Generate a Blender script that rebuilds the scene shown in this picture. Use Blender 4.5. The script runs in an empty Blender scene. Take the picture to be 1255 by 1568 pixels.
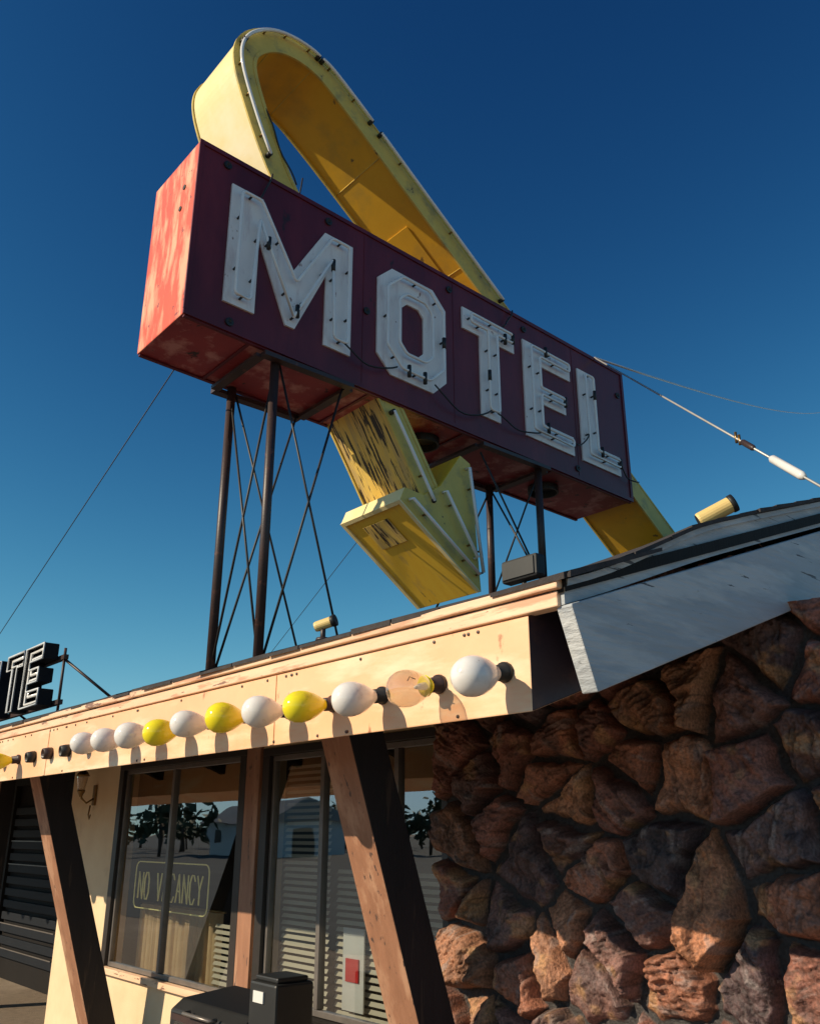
import bpy, math, random
import numpy as np
from mathutils import Vector, Matrix
random.seed(4); rng=np.random.default_rng(4)
scene=bpy.context.scene
coll=scene.collection
EYE=1.7

# ------------------------------------------------------------------ helpers
def empty(name):
    e=bpy.data.objects.new(name,None); e.empty_display_size=.1; coll.objects.link(e); return e
def mesh(name,verts,faces,mats,parent=None,fm=None,smooth=False,bevel=0):
    me=bpy.data.meshes.new(name); me.from_pydata([tuple(v) for v in verts],[],faces)
    if not isinstance(mats,(list,tuple)): mats=[mats]
    for m in mats: me.materials.append(m)
    if fm:
        for p,i in zip(me.polygons,fm): p.material_index=i
    if smooth:
        for p in me.polygons: p.use_smooth=True
    me.update()
    o=bpy.data.objects.new(name,me); coll.objects.link(o)
    if parent: o.parent=parent
    if bevel:
        b=o.modifiers.new("bevel",'BEVEL'); b.width=bevel; b.segments=2; b.limit_method='ANGLE'
    return o
BF=[(0,3,2,1),(4,5,6,7),(0,1,5,4),(1,2,6,5),(2,3,7,6),(3,0,4,7)]
def bv(x0,x1,y0,y1,z0,z1):
    return [(x0,y0,z0),(x1,y0,z0),(x1,y1,z0),(x0,y1,z0),(x0,y0,z1),(x1,y0,z1),(x1,y1,z1),(x0,y1,z1)]
def box(name,x0,x1,y0,y1,z0,z1,mat,parent=None,bevel=0,fm=None):
    return mesh(name,bv(x0,x1,y0,y1,z0,z1),BF,mat,parent,fm=fm,bevel=bevel)
def boxes(name,lst,mat,parent=None,bevel=0):
    V=[];F=[]
    for b in lst:
        k=len(V); V+=bv(*b); F+=[tuple(i+k for i in f) for f in BF]
    return mesh(name,V,F,mat,parent,bevel=bevel)
def prism_x(name,pts,x0,x1,mats,parent=None,fm=None,bevel=0,smooth=False):
    n=len(pts); V=[(x0,y,z) for y,z in pts]+[(x1,y,z) for y,z in pts]
    F=[tuple(range(n))[::-1],tuple(range(n,2*n))]+[(i,(i+1)%n,(i+1)%n+n,i+n) for i in range(n)]
    a=sum(pts[i][0]*pts[(i+1)%n][1]-pts[(i+1)%n][0]*pts[i][1] for i in range(n))
    if a<0: F=[f[::-1] for f in F]
    if x1<x0: F=[f[::-1] for f in F]
    return mesh(name,V,F,mats,parent,fm=fm,bevel=bevel,smooth=smooth)
def tube_data(pts,r,n=8,closed=False):
    P=[Vector(p) for p in pts]; m=len(P); V=[];F=[]
    T=[]
    for i in range(m):
        a=P[(i-1)%m] if (closed or i>0) else P[i]
        b=P[(i+1)%m] if (closed or i<m-1) else P[i]
        T.append((b-a).normalized())
    ref=Vector((0.13,0.27,.95))
    if abs(T[0].dot(ref))>.9: ref=Vector((1,0.1,0))
    N=(ref-T[0]*ref.dot(T[0])).normalized()
    for i in range(m):
        N=(N-T[i]*N.dot(T[i])).normalized(); B=T[i].cross(N)
        rr=r[i] if isinstance(r,(list,tuple)) else r
        for k in range(n):
            a=2*math.pi*k/n; V.append(P[i]+(N*math.cos(a)+B*math.sin(a))*rr)
    for i in range(m if closed else m-1):
        j=(i+1)%m
        for k in range(n):
            F.append((i*n+k,i*n+(k+1)%n,j*n+(k+1)%n,j*n+k))
    if not closed:
        F.append(tuple(range(n))[::-1]); F.append(tuple((m-1)*n+k for k in range(n)))
    return V,F
def tube(name,pts,r,mat,parent=None,n=8,closed=False,smooth=True):
    V,F=tube_data(pts,r,n,closed); return mesh(name,V,F,mat,parent,smooth=smooth)
def tubes(name,lst,r,mat,parent=None,n=8):
    V=[];F=[]
    for it in lst:
        pts,cl=(it if isinstance(it,tuple) else (it,False))
        v,f=tube_data(pts,r,n,cl); k=len(V); V+=v; F+=[tuple(i+k for i in q) for q in f]
    return mesh(name,V,F,mat,parent,smooth=True)
def lathe(prof,origin,axis,n=20):
    ax=Vector(axis).normalized(); ref=Vector((0,0,1)) if abs(ax.z)<.9 else Vector((1,0,0))
    N=(ref-ax*ref.dot(ax)).normalized(); B=ax.cross(N); V=[];F=[];O=Vector(origin)
    for r,d in prof:
        for k in range(n):
            a=2*math.pi*k/n; V.append(O+ax*d+(N*math.cos(a)+B*math.sin(a))*r)
    for i in range(len(prof)-1):
        for k in range(n): F.append((i*n+k,i*n+(k+1)%n,(i+1)*n+(k+1)%n,(i+1)*n+k))
    F.append(tuple(range(n))[::-1]); F.append(tuple((len(prof)-1)*n+k for k in range(n)))
    return V,F
def lathe_obj(name,prof,origin,axis,mat,parent=None,n=20):
    V,F=lathe(prof,origin,axis,n); return mesh(name,V,F,mat,parent,smooth=True)
def catmull(P,k=8):
    out=[]
    for i in range(len(P)-1):
        p0=P[max(i-1,0)];p1=P[i];p2=P[i+1];p3=P[min(i+2,len(P)-1)]
        for j in range(k):
            t=j/k
            out.append(tuple(.5*((2*b)+(-a+c)*t+(2*a-5*b+4*c-d)*t*t+(-a+3*b-3*c+d)*t**3) for a,b,c,d in zip(p0,p1,p2,p3)))
    out.append(P[-1]); return out
def inset(pts,d):
    n=len(pts); out=[]
    A=sum(pts[i][0]*pts[(i+1)%n][1]-pts[(i+1)%n][0]*pts[i][1] for i in range(n)); s=1 if A>0 else -1
    for i in range(n):
        a=Vector(pts[i-1]);b=Vector(pts[i]);c=Vector(pts[(i+1)%n])
        e1=(b-a).normalized();e2=(c-b).normalized()
        n1=Vector((-e1.y,e1.x))*s;n2=Vector((-e2.y,e2.x))*s
        m=n1+n2
        if m.length<1e-4: m=n1
        m.normalize(); k=d/max(.45,m.dot(n1)); out.append(tuple(b+m*k))
    return out

# ------------------------------------------------------------------ materials
def M(name,c1,c2=None,scale=4,rough=.6,bump=.15,bscale=60,stretch=(1,1,1),metal=0,c3=None,thr=(.58,.64),s3=3,st3=(1,1,1),c4=None,thr4=(.66,.7),s4=25,st4=(1,1,1),spec=.5,bdist=.004,rotx=0):
    m=bpy.data.materials.new(name); m.use_nodes=True; nt=m.node_tree; N=nt.nodes; L=nt.links
    bs=N["Principled BSDF"]; bs.inputs["Roughness"].default_value=rough; bs.inputs["Metallic"].default_value=metal
    bs.inputs["Specular IOR Level"].default_value=spec
    tc=N.new("ShaderNodeTexCoord")
    def noise(sc,st,det=6):
        mp=N.new("ShaderNodeMapping"); mp.vector_type='TEXTURE'
        mp.inputs["Scale"].default_value=tuple(1/v for v in st); mp.inputs["Rotation"].default_value=(rotx,0,0)
        L.new(tc.outputs["Object"],mp.inputs[0])
        no=N.new("ShaderNodeTexNoise"); no.inputs["Scale"].default_value=sc; no.inputs["Detail"].default_value=det
        no.inputs["Roughness"].default_value=.62
        L.new(mp.outputs[0],no.inputs["Vector"]); return no.outputs["Fac"]
    c2=c2 or tuple(v*.8 for v in c1)
    r=N.new("ShaderNodeValToRGB"); r.color_ramp.elements[0].position=.3; r.color_ramp.elements[1].position=.7
    r.color_ramp.elements[0].color=(*c1,1); r.color_ramp.elements[1].color=(*c2,1)
    L.new(noise(scale,stretch),r.inputs[0]); col=r.outputs[0]
    for c,th,sc,st in ((c3,thr,s3,st3),(c4,thr4,s4,st4)):
        if c:
            r2=N.new("ShaderNodeValToRGB"); r2.color_ramp.elements[0].position=th[0]; r2.color_ramp.elements[1].position=th[1]
            L.new(noise(sc,st,10),r2.inputs[0])
            mx=N.new("ShaderNodeMix"); mx.data_type='RGBA'; L.new(r2.outputs[0],mx.inputs["Factor"]); L.new(col,mx.inputs["A"]); mx.inputs["B"].default_value=(*c,1)
            col=mx.outputs["Result"]
    L.new(col,bs.inputs["Base Color"])
    if bump:
        b=N.new("ShaderNodeBump"); b.inputs["Strength"].default_value=bump; b.inputs["Distance"].default_value=bdist
        L.new(noise(bscale,stretch,8),b.inputs["Height"]); L.new(b.outputs[0],bs.inputs["Normal"])
    return m
SHA=math.radians(33.5)
peach=M("peach_fascia_paint",(.93,.55,.31),(.88,.47,.255),3,.45,.35,12,(1,1,1),c3=(.93,.67,.44),thr=(.50,.62),s3=2.2,st3=(.6,1,3),c4=(.45,.20,.10),thr4=(.655,.71),s4=9,st4=(1.6,1,.7))
cream=M("cream_trim_paint",(.91,.64,.43),(.82,.50,.31),5,.55,.5,25,(.3,1,2),c3=(.66,.35,.21),thr=(.54,.60),s3=6,st3=(.35,1,3),c4=(.28,.15,.10),thr4=(.61,.64),s4=9,st4=(.5,1,3))
wall_m=M("stucco_wall",(.86,.66,.42),(.78,.56,.34),3,.85,.6,120,c3=(.62,.44,.28),thr=(.6,.75),s3=2)
rake_m=M("weathered_grey_white_paint",(.47,.49,.52),(.37,.40,.43),6,.6,.8,18,(1,.25,3),c3=(.56,.57,.58),thr=(.5,.6),s3=3,st3=(1,.5,3),c4=(.09,.085,.09),thr4=(.635,.65),s4=10,st4=(1,.35,4),bdist=.01)
boxend_m=M("shaded_box_end",(.035,.022,.032),(.028,.02,.03),6,.45,.3,c3=(.07,.035,.035),thr=(.55,.65),s3=5,spec=.3)  # shade on the box end is put into its base colour
wood_dk=M("dark_brown_beam",(.018,.014,.012),(.012,.010,.009),5,.7,.5,20,(6,6,.6),spec=.15)
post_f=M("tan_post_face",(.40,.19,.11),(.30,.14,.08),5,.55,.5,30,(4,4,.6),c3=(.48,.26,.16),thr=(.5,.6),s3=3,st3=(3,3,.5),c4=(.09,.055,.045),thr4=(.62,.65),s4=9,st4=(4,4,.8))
post_s=M("shaded_post_side",(.026,.022,.026),(.018,.017,.02),5,.55,.5,30,(4,4,.6),c3=(.055,.04,.035),thr=(.6,.66),s3=6,st3=(4,4,.4),spec=.3)  # shaded copy of the post colour for the faces turned from the sun
shingle=M("asphalt_shingle",(.06,.05,.05),(.03,.025,.025),20,.9,.8,200)
frame_m=M("dark_bronze_frame",(.04,.03,.028),(.028,.024,.02),8,.4,.1)
alu=M("aluminium_frame",(.24,.21,.19),(.17,.15,.14),8,.35,.1,metal=.4)
maroon=M("maroon_sign_paint",(.135,.011,.021),(.088,.009,.016),2.5,.40,.25,40,(1,1,.5),c3=(.19,.022,.03),thr=(.48,.72),s3=2.4,st3=(1,1,.3),c4=(.04,.012,.012),thr4=(.64,.69),s4=8,st4=(1,1,.5))
red_end=M("faded_red_end_paint",(.80,.11,.045),(.60,.07,.035),3,.5,.2,40,(1,1,.4),c3=(.92,.40,.24),thr=(.45,.60),s3=6,st3=(1.8,1,.4),c4=(.3,.05,.04),thr4=(.64,.68),s4=14)
red_bot=M("red_underside_paint",(.35,.045,.05),(.24,.03,.04),4,.45,.2,30,c3=(.52,.22,.21),thr=(.50,.62),s3=5,c4=(.04,.02,.02),thr4=(.63,.66),s4=9)
letter_m=M("aged_white_letter_paint",(.90,.86,.84),(.83,.78,.77),6,.5,.2,50,(1,1,.5),c3=(.62,.50,.50),thr=(.53,.75),s3=7,st3=(1,1.5,.3),c4=(.30,.18,.16),thr4=(.65,.68),s4=14,st4=(1,1,.5))
y_out=M("sunlit_bleached_yellow",(.92,.78,.42),(.88,.70,.30),2,.45,.1,40,c3=(.94,.84,.56),thr=(.5,.7),s3=1.5)  # bleached paint, with the sunlit look of the outer face in the colour
y_in=M("shaded_ochre_yellow",(.88,.50,.03),(.76,.42,.025),2,.42,.12,30,c3=(.60,.36,.05),thr=(.5,.66),s3=1.8,c4=(.22,.13,.04),thr4=(.66,.69),s4=6)  # same arrow yellow, with the underside's shade put into the colour
y_head=M("sunlit_yellow_paint",(.93,.60,.06),(.88,.52,.04),2,.42,.15,30,(5,1,1),c3=(.70,.44,.08),thr=(.55,.66),s3=4,st3=(3,1,1),c4=(.12,.08,.04),thr4=(.68,.70),s4=7,st4=(3,1,.6),rotx=math.radians(60))  # sunlight on the head's underside is painted in as a brighter yellow
y_side=M("dirty_yellow_side",(.76,.56,.13),(.62,.46,.10),5,.5,.2,40,c3=(.45,.36,.12),thr=(.52,.66),s3=6,c4=(.12,.09,.04),thr4=(.66,.69),s4=12)
y_worn=M("worn_yellow_wood",(.84,.58,.14),(.74,.48,.09),3,.6,.5,14,(5,1,.6),c3=(.58,.40,.14),thr=(.48,.6),s3=4,st3=(5,1,.5),c4=(.045,.03,.022),thr4=(.53,.55),s4=5.5,st4=(6,1,.55),rotx=SHA)
steel=M("dark_painted_steel",(.035,.022,.022),(.06,.03,.025),6,.45,.2,60,c3=(.12,.05,.035),thr=(.6,.66),s3=10)
rod=M("black_rod",(.02,.018,.018),(.03,.025,.025),6,.5,0)
tubem=M("white_glass_tube",(.90,.89,.88),(.82,.81,.80),8,.12,0)
black=M("black_rubber",(.012,.012,.012),(.02,.02,.02),8,.5,0)
wire_m=M("galvanised_wire",(.55,.53,.50),(.45,.43,.4),8,.4,0,metal=.3)
ceramic=M("white_ceramic",(.80,.78,.75),(.72,.7,.68),8,.2,0)
tan_pipe=M("tan_painted_pipe",(.84,.62,.24),(.72,.50,.18),8,.5,.1,c4=(.2,.12,.08),thr4=(.66,.7),s4=20)
brass=M("aged_brass",(.35,.22,.08),(.2,.12,.05),12,.35,.1,metal=.8)
bulb_w=M("frosted_white_glass",(.86,.82,.79),(.82,.78,.75),8,.12,0,c3=(.66,.61,.57),thr=(.58,.75),s3=30,c4=(.5,.42,.36),thr4=(.68,.72),s4=60)
bulb_y=M("yellow_painted_glass",(.93,.80,.03),(.90,.72,.02),8,.12,0,c3=(.78,.6,.05),thr=(.58,.72),s3=24,c4=(.9,.82,.5),thr4=(.68,.72),s4=50)
gravel=M("gravel",(.32,.24,.17),(.22,.16,.11),14,.95,1,90,c3=(.38,.29,.21),thr=(.5,.6),s3=.4,bdist=.02)
asphalt=M("asphalt",(.055,.052,.05),(.04,.04,.04),8,.9,.5,150,c3=(.075,.07,.065),thr=(.5,.65),s3=.15)
concrete=M("concrete",(.40,.37,.33),(.32,.30,.27),3,.85,.3,80)
slab_m=M("low_bounce_porch_slab",(.12,.09,.07),(.09,.07,.055),3,.8,.3,80)  # kept dark to cut bounce light under the eave
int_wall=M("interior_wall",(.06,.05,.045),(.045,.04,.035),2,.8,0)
blind_m=M("ivory_blind",(.70,.62,.49),(.66,.58,.45),4,.5,0)
curtain_m=M("curtain_cloth",(.70,.50,.28),(.55,.38,.22),10,.9,.1)
red_plastic=M("red_plastic",(.7,.02,.02),(.6,.02,.02),5,.4,0)
neon_y=M("greenish_neon_glass",(.90,.82,.35),(.85,.76,.32),5,.2,0)
neon_y.node_tree.nodes["Principled BSDF"].inputs["Emission Color"].default_value=(.85,.75,.28,1)
neon_y.node_tree.nodes["Principled BSDF"].inputs["Emission Strength"].default_value=.15
ltsign_w=M("channel_letter_face",(.70,.72,.74),(.6,.62,.65),8,.4,0)
navy=M("dark_navy_sheet",(.012,.013,.017),(.008,.010,.014),8,.6,.1,spec=.2)
bark=M("bark",(.10,.07,.05),(.07,.05,.04),8,.9,.3)
leaf=M("leaf",(.05,.07,.03),(.035,.05,.02),1.5,.7,0)
def glassmat(name,f0,tint=(.86,.89,.88),haze=0):
    # Schlick reflectance, the same from both sides, so sunlight also passes inwards
    m=bpy.data.materials.new(name); m.use_nodes=True; nt=m.node_tree; N=nt.nodes; L=nt.links
    N.remove(N["Principled BSDF"]); out=N["Material Output"]
    lw=N.new("ShaderNodeLayerWeight"); lw.inputs[0].default_value=.5
    p=N.new("ShaderNodeMath"); p.operation='POWER'; L.new(lw.outputs["Facing"],p.inputs[0]); p.inputs[1].default_value=4
    ma=N.new("ShaderNodeMath"); ma.operation='MULTIPLY_ADD'; L.new(p.outputs[0],ma.inputs[0]); ma.inputs[1].default_value=1-f0; ma.inputs[2].default_value=f0
    t=N.new("ShaderNodeBsdfTransparent"); t.inputs[0].default_value=(*tint,1)
    g=N.new("ShaderNodeBsdfGlossy"); g.inputs["Roughness"].default_value=.01; g.inputs[0].default_value=(.95,.97,1,1)
    tc=N.new("ShaderNodeTexCoord"); no=N.new("ShaderNodeTexNoise"); no.inputs["Scale"].default_value=1.3; L.new(tc.outputs["Object"],no.inputs["Vector"])
    b=N.new("ShaderNodeBump"); b.inputs["Strength"].default_value=.08; b.inputs["Distance"].default_value=.03; L.new(no.outputs[0],b.inputs["Height"]); L.new(b.outputs[0],g.inputs["Normal"])
    body=t.outputs[0]
    if haze:
        df=N.new("ShaderNodeBsdfDiffuse"); df.inputs[0].default_value=(.85,.78,.68,1); mh=N.new("ShaderNodeMixShader"); mh.inputs[0].default_value=haze
        L.new(t.outputs[0],mh.inputs[1]); L.new(df.outputs[0],mh.inputs[2]); body=mh.outputs[0]
    mx=N.new("ShaderNodeMixShader"); L.new(ma.outputs[0],mx.inputs[0]); L.new(body,mx.inputs[1]); L.new(g.outputs[0],mx.inputs[2]); L.new(mx.outputs[0],out.inputs[0]); return m
glass=glassmat("window_glass",.28,(.76,.80,.79))
clearg=glassmat("clear_bulb_glass",.10,(.86,.80,.72),.05)

# ------------------------------------------------------------------ ground
mesh("ground",[(-900,-900,0),(900,-900,0),(900,900,0),(-900,900,0)],[(0,1,2,3)],gravel)
mesh("added_dark_asphalt",[(-800,-300,.004),(-9,-300,.004),(-9,-2.2,.004),(-800,-2.2,.004)],[(0,1,2,3)],asphalt)  # unseen dark sheet, added to darken the ground reflected in the windows

# ------------------------------------------------------------------ motel building
B=empty("motel_building")
SL=.35
def RZ(y): return EYE+.674+SL*(y-1.867)
XL,XR=-22.0,-1.50
RID=8.2
def RT(y): return RZ(y) if y<=RID else RZ(2*RID-y)
def BP(y):
    t=min(1,max(0,(y-1.95)/.75)); return .062*t*t*(3-2*t)-.012*min(1,max(0,(y-2.9)/.8))
prism_x("roof",[(1.86,RZ(1.86)-.045),(1.86,RZ(1.86)-.008),(RID,RZ(RID)-.008),(2*RID-1.86,RZ(1.86)-.008),(2*RID-1.86,RZ(1.86)-.045),(RID,RZ(RID)-.06)],XL,XR-.02,[wood_dk,shingle],B,fm=[0,0,0,1,1,0,0,0])
V=[];F=[]
x=XL
while x<XR+.01:
    w=random.uniform(.16,.34); p=random.uniform(.0,.024); y0=1.845-p
    x1=min(x+w-.006,XR+.015)
    k=len(V); z0=RZ(y0)-.006; z1=RZ(y0)+.003+random.uniform(0,.011); z2=RZ(y0)+.003+random.uniform(0,.011)
    V+=[(x,y0,z0),(x1,y0+.004,z0),(x1,2.3,RZ(2.3)),(x,2.3,RZ(2.3)),(x,y0,z1),(x1,y0+.004,z2),(x1,2.3,RZ(2.3)+.012),(x,2.3,RZ(2.3)+.012)]
    F+=[tuple(i+k for i in f) for f in BF]; x+=w
y=1.85
while y<RID:
    w=random.uniform(.10,.22); p=random.uniform(.0,.012)
    k=len(V); a=RZ(y)+BP(y)-.004+random.uniform(0,.006); b=RZ(y+w)+BP(y+w)-.004+random.uniform(0,.003)
    V+=[(-1.95,y,RZ(y)-.01),(XR-.005+p,y,a-.006),(XR-.005+p,y+w,b-.006),(-1.95,y+w,RZ(y+w)-.01),(-1.95,y,RZ(y)+.004),(XR-.005+p,y,a+.009),(XR-.005+p,y+w,b+.007),(-1.95,y+w,RZ(y+w)+.004)]
    F+=[tuple(i+k for i in f) for f in BF]; y+=w*.98
mesh("roof_shingle_edge",V,F,shingle,B)
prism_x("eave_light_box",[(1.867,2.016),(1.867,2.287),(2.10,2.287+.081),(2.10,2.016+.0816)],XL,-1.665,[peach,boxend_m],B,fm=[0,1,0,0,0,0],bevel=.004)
box("eave_trim_board",XL,-1.545,1.855,1.90,2.290,2.334,cream,B,bevel=.004)
box("eave_drip_board",XL,-1.53,1.838,1.90,2.337,2.366,cream,B,bevel=.005)
boxes("eave_box_joint_strips",[(xs,xs+.03,1.8635,1.8665,2.02,2.284) for xs in (-3.02,-5.5,-8.0,-10.5)],peach,B)
V=[];F=[]
for i in range(60):
    xs=-1.72-random.random()*7; zz=random.choice([2.272,2.03,2.272]); 
    v,f=lathe([(.006,0),(.005,.003),(.001,.004)],(xs,1.8665,zz),(0,-1,0),8); k=len(V); V+=v; F+=[tuple(a+k for a in q) for q in f]
mesh("fascia_screws",V,F,steel,B)
def rb(yb): return EYE+.361+SL*(yb-1.96)
lo=[(1.955,rb(1.955)),(1.868,2.285),(1.868,2.292),(RID,2.292+SL*(RID-1.868)),(RID,rb(RID))]
prism_x("rake_board",lo,-1.56,-1.505,rake_m,B,bevel=.004)
ys=[1.868+.1*i for i in range(20)]+[RID]
V=[];F=[]
for yv in ys:
    for xv in (-1.60,-1.53):
        V+=[(xv,yv,2.294+SL*(yv-1.868)+BP(yv)*.3),(xv,yv,2.366+SL*(yv-1.868)+BP(yv))]
for i in range(len(ys)-1):
    k=4*i; F+=[(k+2,k+6,k+7,k+3),(k,k+1,k+5,k+4),(k+1,k+3,k+7,k+5),(k,k+4,k+6,k+2)]
F.append((0,2,3,1))
mesh("rake_upper_trim",V,F,rake_m,B)
V=[];F=[]
for yv in ys:
    zt_=2.366+SL*(yv-1.868)+BP(yv)
    V+=[(-1.545,yv,zt_-.022),(-1.515,yv,zt_-.022),(-1.515,yv,zt_-.002),(-1.545,yv,zt_-.002)]
for i in range(len(ys)-1):
    k=4*i; F+=[(k,k+1,k+5,k+4),(k+1,k+2,k+6,k+5),(k+2,k+3,k+7,k+6)]
F.append((0,1,2,3))
mesh("rake_drip_moulding",V,F,rake_m,B)
lo2=[(2*RID-y,z) for y,z in lo]
prism_x("rake_board_rear",lo2,-1.56,-1.505,rake_m,B)
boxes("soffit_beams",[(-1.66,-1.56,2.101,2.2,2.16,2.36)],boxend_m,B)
V=[];F=[]
for xb in [-2.3,-3.2,-4.6,-5.6,-7.0,-8.4,-9.8,-11.2,-12.6,-14]:
    k=len(V); y0,y1=2.105,6
    for (yy,zz) in ((y0,RZ(y0)-.19),(y1,RZ(y1)-.19),(y1,RZ(y1)-.062),(y0,RZ(y0)-.062)):
        V+=[(xb-.045,yy,zz),(xb+.045,yy,zz)]
    F+=[tuple(i+k for i in f) for f in [(0,1,3,2),(2,3,5,4),(4,5,7,6),(6,7,1,0),(0,2,4,6),(1,7,5,3)]]
mesh("rafters",V,F,wood_dk,B)
FY=3.35
W1=(-7.80,-5.72,.68,2.22); W2=(-5.42,-3.60,.70,2.20)
XW0,XW1=-8.88,-3.46
boxes("front_wall",[(XW0,W1[0],FY,FY+.15,0,2.8),(W1[0],W1[1],FY,FY+.15,0,W1[2]),(W1[0],W1[1],FY,FY+.15,W1[3],2.8),
 (W2[0],W2[1],FY,FY+.15,0,W2[2]),(W2[0],W2[1],FY,FY+.15,W2[3],2.8),(W2[1],XW1,FY,FY+.15,0,2.8),(W1[1],W2[0],FY,FY+.15,0,2.8)],wall_m,B)
boxes("wall_header_board",[(XW0,XW1,FY-.03,FY-.002,2.28,2.8)],wood_dk,B)
box("window_post_trim",-5.66,-5.48,FY-.03,FY-.002,.0,2.279,post_f,B,bevel=.004)
def window(nm,W,mull,parent):
    x0,x1,z0,z1=W; e=.055; y0=FY-.02; y1=FY+.06
    L=[(x0-.04,x1+.04,y0,y1,z1-.0,z1+.05),(x0-.04,x0+e-.01,y0,y1,z0,z1),(x1-e+.01,x1+.04,y0,y1,z0,z1)]
    boxes(nm+"_frame",L,frame_m,parent,bevel=.003)
    box(nm+"_sill",x0-.06,x1+.06,y0-.035,y1,z0-.045,z0,cream if nm=="window_a" else wood_dk,parent,bevel=.004)
    A=[(x0+.046,x1-.046,FY+.01,FY+.05,z0,z0+.035),(x0+.046,x1-.046,FY+.01,FY+.05,z1-.035,z1)]
    for i,mx in enumerate(mull): A.append((mx-.02,mx+.02,FY+.005,FY+.055,z0+.036,z1-.036))
    A+= [(x0+.047,x0+.075,FY+.01,FY+.05,z0+.036,z1-.036),(x1-.075,x1-.047,FY+.01,FY+.05,z0+.036,z1-.036)]
    boxes(nm+"_sash",A,alu,parent,bevel=.003)
    mesh(nm+"_glass",[(x0+.04,FY+.03,z0),(x1-.04,FY+.03,z0),(x1-.04,FY+.03,z1),(x0+.04,FY+.03,z1)],[(0,1,2,3)],glass,parent)
window("window_a",W1,[-6.84],B)
window("window_b",W2,[-4.78,-4.05],B)
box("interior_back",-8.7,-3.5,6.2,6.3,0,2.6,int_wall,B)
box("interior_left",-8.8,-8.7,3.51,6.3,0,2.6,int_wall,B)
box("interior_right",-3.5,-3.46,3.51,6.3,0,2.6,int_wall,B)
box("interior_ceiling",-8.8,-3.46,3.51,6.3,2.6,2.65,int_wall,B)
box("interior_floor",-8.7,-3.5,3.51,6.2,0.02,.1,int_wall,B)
box("left_return_wall",-8.98,-8.885,3.36,4.6,0,2.9,wall_m,B)
box("recess_back_wall",-22,-8.99,4.15,4.3,0,3.2,wood_dk,B)
box("rear_wall",-22,-1.8,12.4,12.6,0,2.8,wall_m,B)
prism_x("gable_wall",[(3.4,0),(3.4,RT(3.4)-.1),(RID,RT(RID)-.1),(12.4,RT(12.4)-.1),(12.4,0)],-1.80,-1.72,wall_m,B)
L_=[]
for i in range(13):
    z=.25+i*.14; L_.append((-12.9,-10.95,4.10,4.145,z,z+.09))
boxes("recess_shutter",L_,navy,B,bevel=.004)
boxes("recess_shutter_glints",[(-12.9,-11.0,4.092,4.098,z,z+.012) for z in (.34,.62,1.32,1.6)],alu,B)
boxes("recess_door_frame",[(-10.9,-10.78,4.08,4.149,0,2.3),(-13.1,-12.95,4.08,4.149,0,2.3),(-13.1,-10.78,4.07,4.149,2.3,2.42)],wood_dk,B)
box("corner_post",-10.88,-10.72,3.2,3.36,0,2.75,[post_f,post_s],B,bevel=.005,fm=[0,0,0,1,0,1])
box("porch_slab",-8.9,-1.2,2.2,3.34,.0,.06,slab_m,B)
def post(nm,x):
    yt,zt=2.42,2.083; yb=2.42+.345*(zt-.06); w=.105;d=.10
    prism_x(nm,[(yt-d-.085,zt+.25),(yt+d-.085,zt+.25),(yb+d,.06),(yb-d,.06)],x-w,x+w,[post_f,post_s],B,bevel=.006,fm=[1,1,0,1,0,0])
for i,xp in enumerate([-3.22,-7.0,-14.6]): post("porch_post_%d"%i,xp)
V=[];F=[]; n=120
for i in range(n+1):
    xx=-7.72+1.35*i/n; yy=3.60+.03*math.sin(i*.9)+.012*math.sin(i*2.3)
    V+=[(xx,yy,.62),(xx,yy,1.14)]
for i in range(n): F.append((2*i,2*i+2,2*i+3,2*i+1))
mesh("curtain",V,F,curtain_m,B,smooth=True)
tube("curtain_rod",[(-7.75,3.60,1.15),(-6.3,3.60,1.15)],.009,brass,B)
V=[];F=[]
for (xa,xb_,za,nn) in ((-5.34,-4.82,.72,44),(-4.74,-4.10,.72,20),(-4.0,-3.68,.72,20),(-6.2,-5.8,.72,10)):
    for i in range(nn):
        z=za+i*.040; k=len(V); yy=3.46
        if z>2.15: break
        V+=[(xa,yy,z-.010),(xb_,yy,z-.010),(xb_,yy+.014,z+.012),(xa,yy+.014,z+.012)]; F.append((k,k+1,k+2,k+3))
mesh("window_blinds",V,F,blind_m,B)
boxes("notice_card",[(-4.62,-4.42,3.43,3.44,.75,1.18)],ceramic,B)
boxes("notice_card_red_part",[(-4.58,-4.46,3.42,3.428,.9,1.02)],red_plastic,B)

NV=empty("no_vacancy_window_sign")
def rrect(x0,x1,z0,z1,r,y,n=5):
    P=[]
    for cx,cz,a0 in ((x1-r,z1-r,0),(x0+r,z1-r,90),(x0+r,z0+r,180),(x1-r,z0+r,270)):
        for i in range(n+1):
            a=math.radians(a0+90*i/n); P.append((cx+r*math.cos(a),y,cz+r*math.sin(a)))
    return P
tube("neon_border",rrect(-7.55,-6.3,1.13,1.48,.06,3.44),.005,neon_y,NV,closed=True)
def strokes(ch):
    D={'N':[[(0,0),(0,1),(1,0),(1,1)]],'O':[[(0,.25),(0,.75),(.3,1),(.7,1),(1,.75),(1,.25),(.7,0),(.3,0),(0,.25)]],'V':[[(0,1),(.5,0),(1,1)]],
       'A':[[(0,0),(.5,1),(1,0)],[(.2,.4),(.8,.4)]],'C':[[(1,.8),(.7,1),(.3,1),(0,.75),(0,.25),(.3,0),(.7,0),(1,.2)]],'Y':[[(0,1),(.5,.5),(1,1)],[(.5,.5),(.5,0)]]}
    return D.get(ch,[])
L_=[]; xx=-7.48
for ch in "NO VACANCY":
    if ch!=" ":
        for st in strokes(ch): L_.append([(xx+.078*a,3.44,1.2+.2*b) for a,b in st])
    xx+=.112
tubes("neon_letters",L_,.006,neon_y,NV,n=6)
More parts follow.
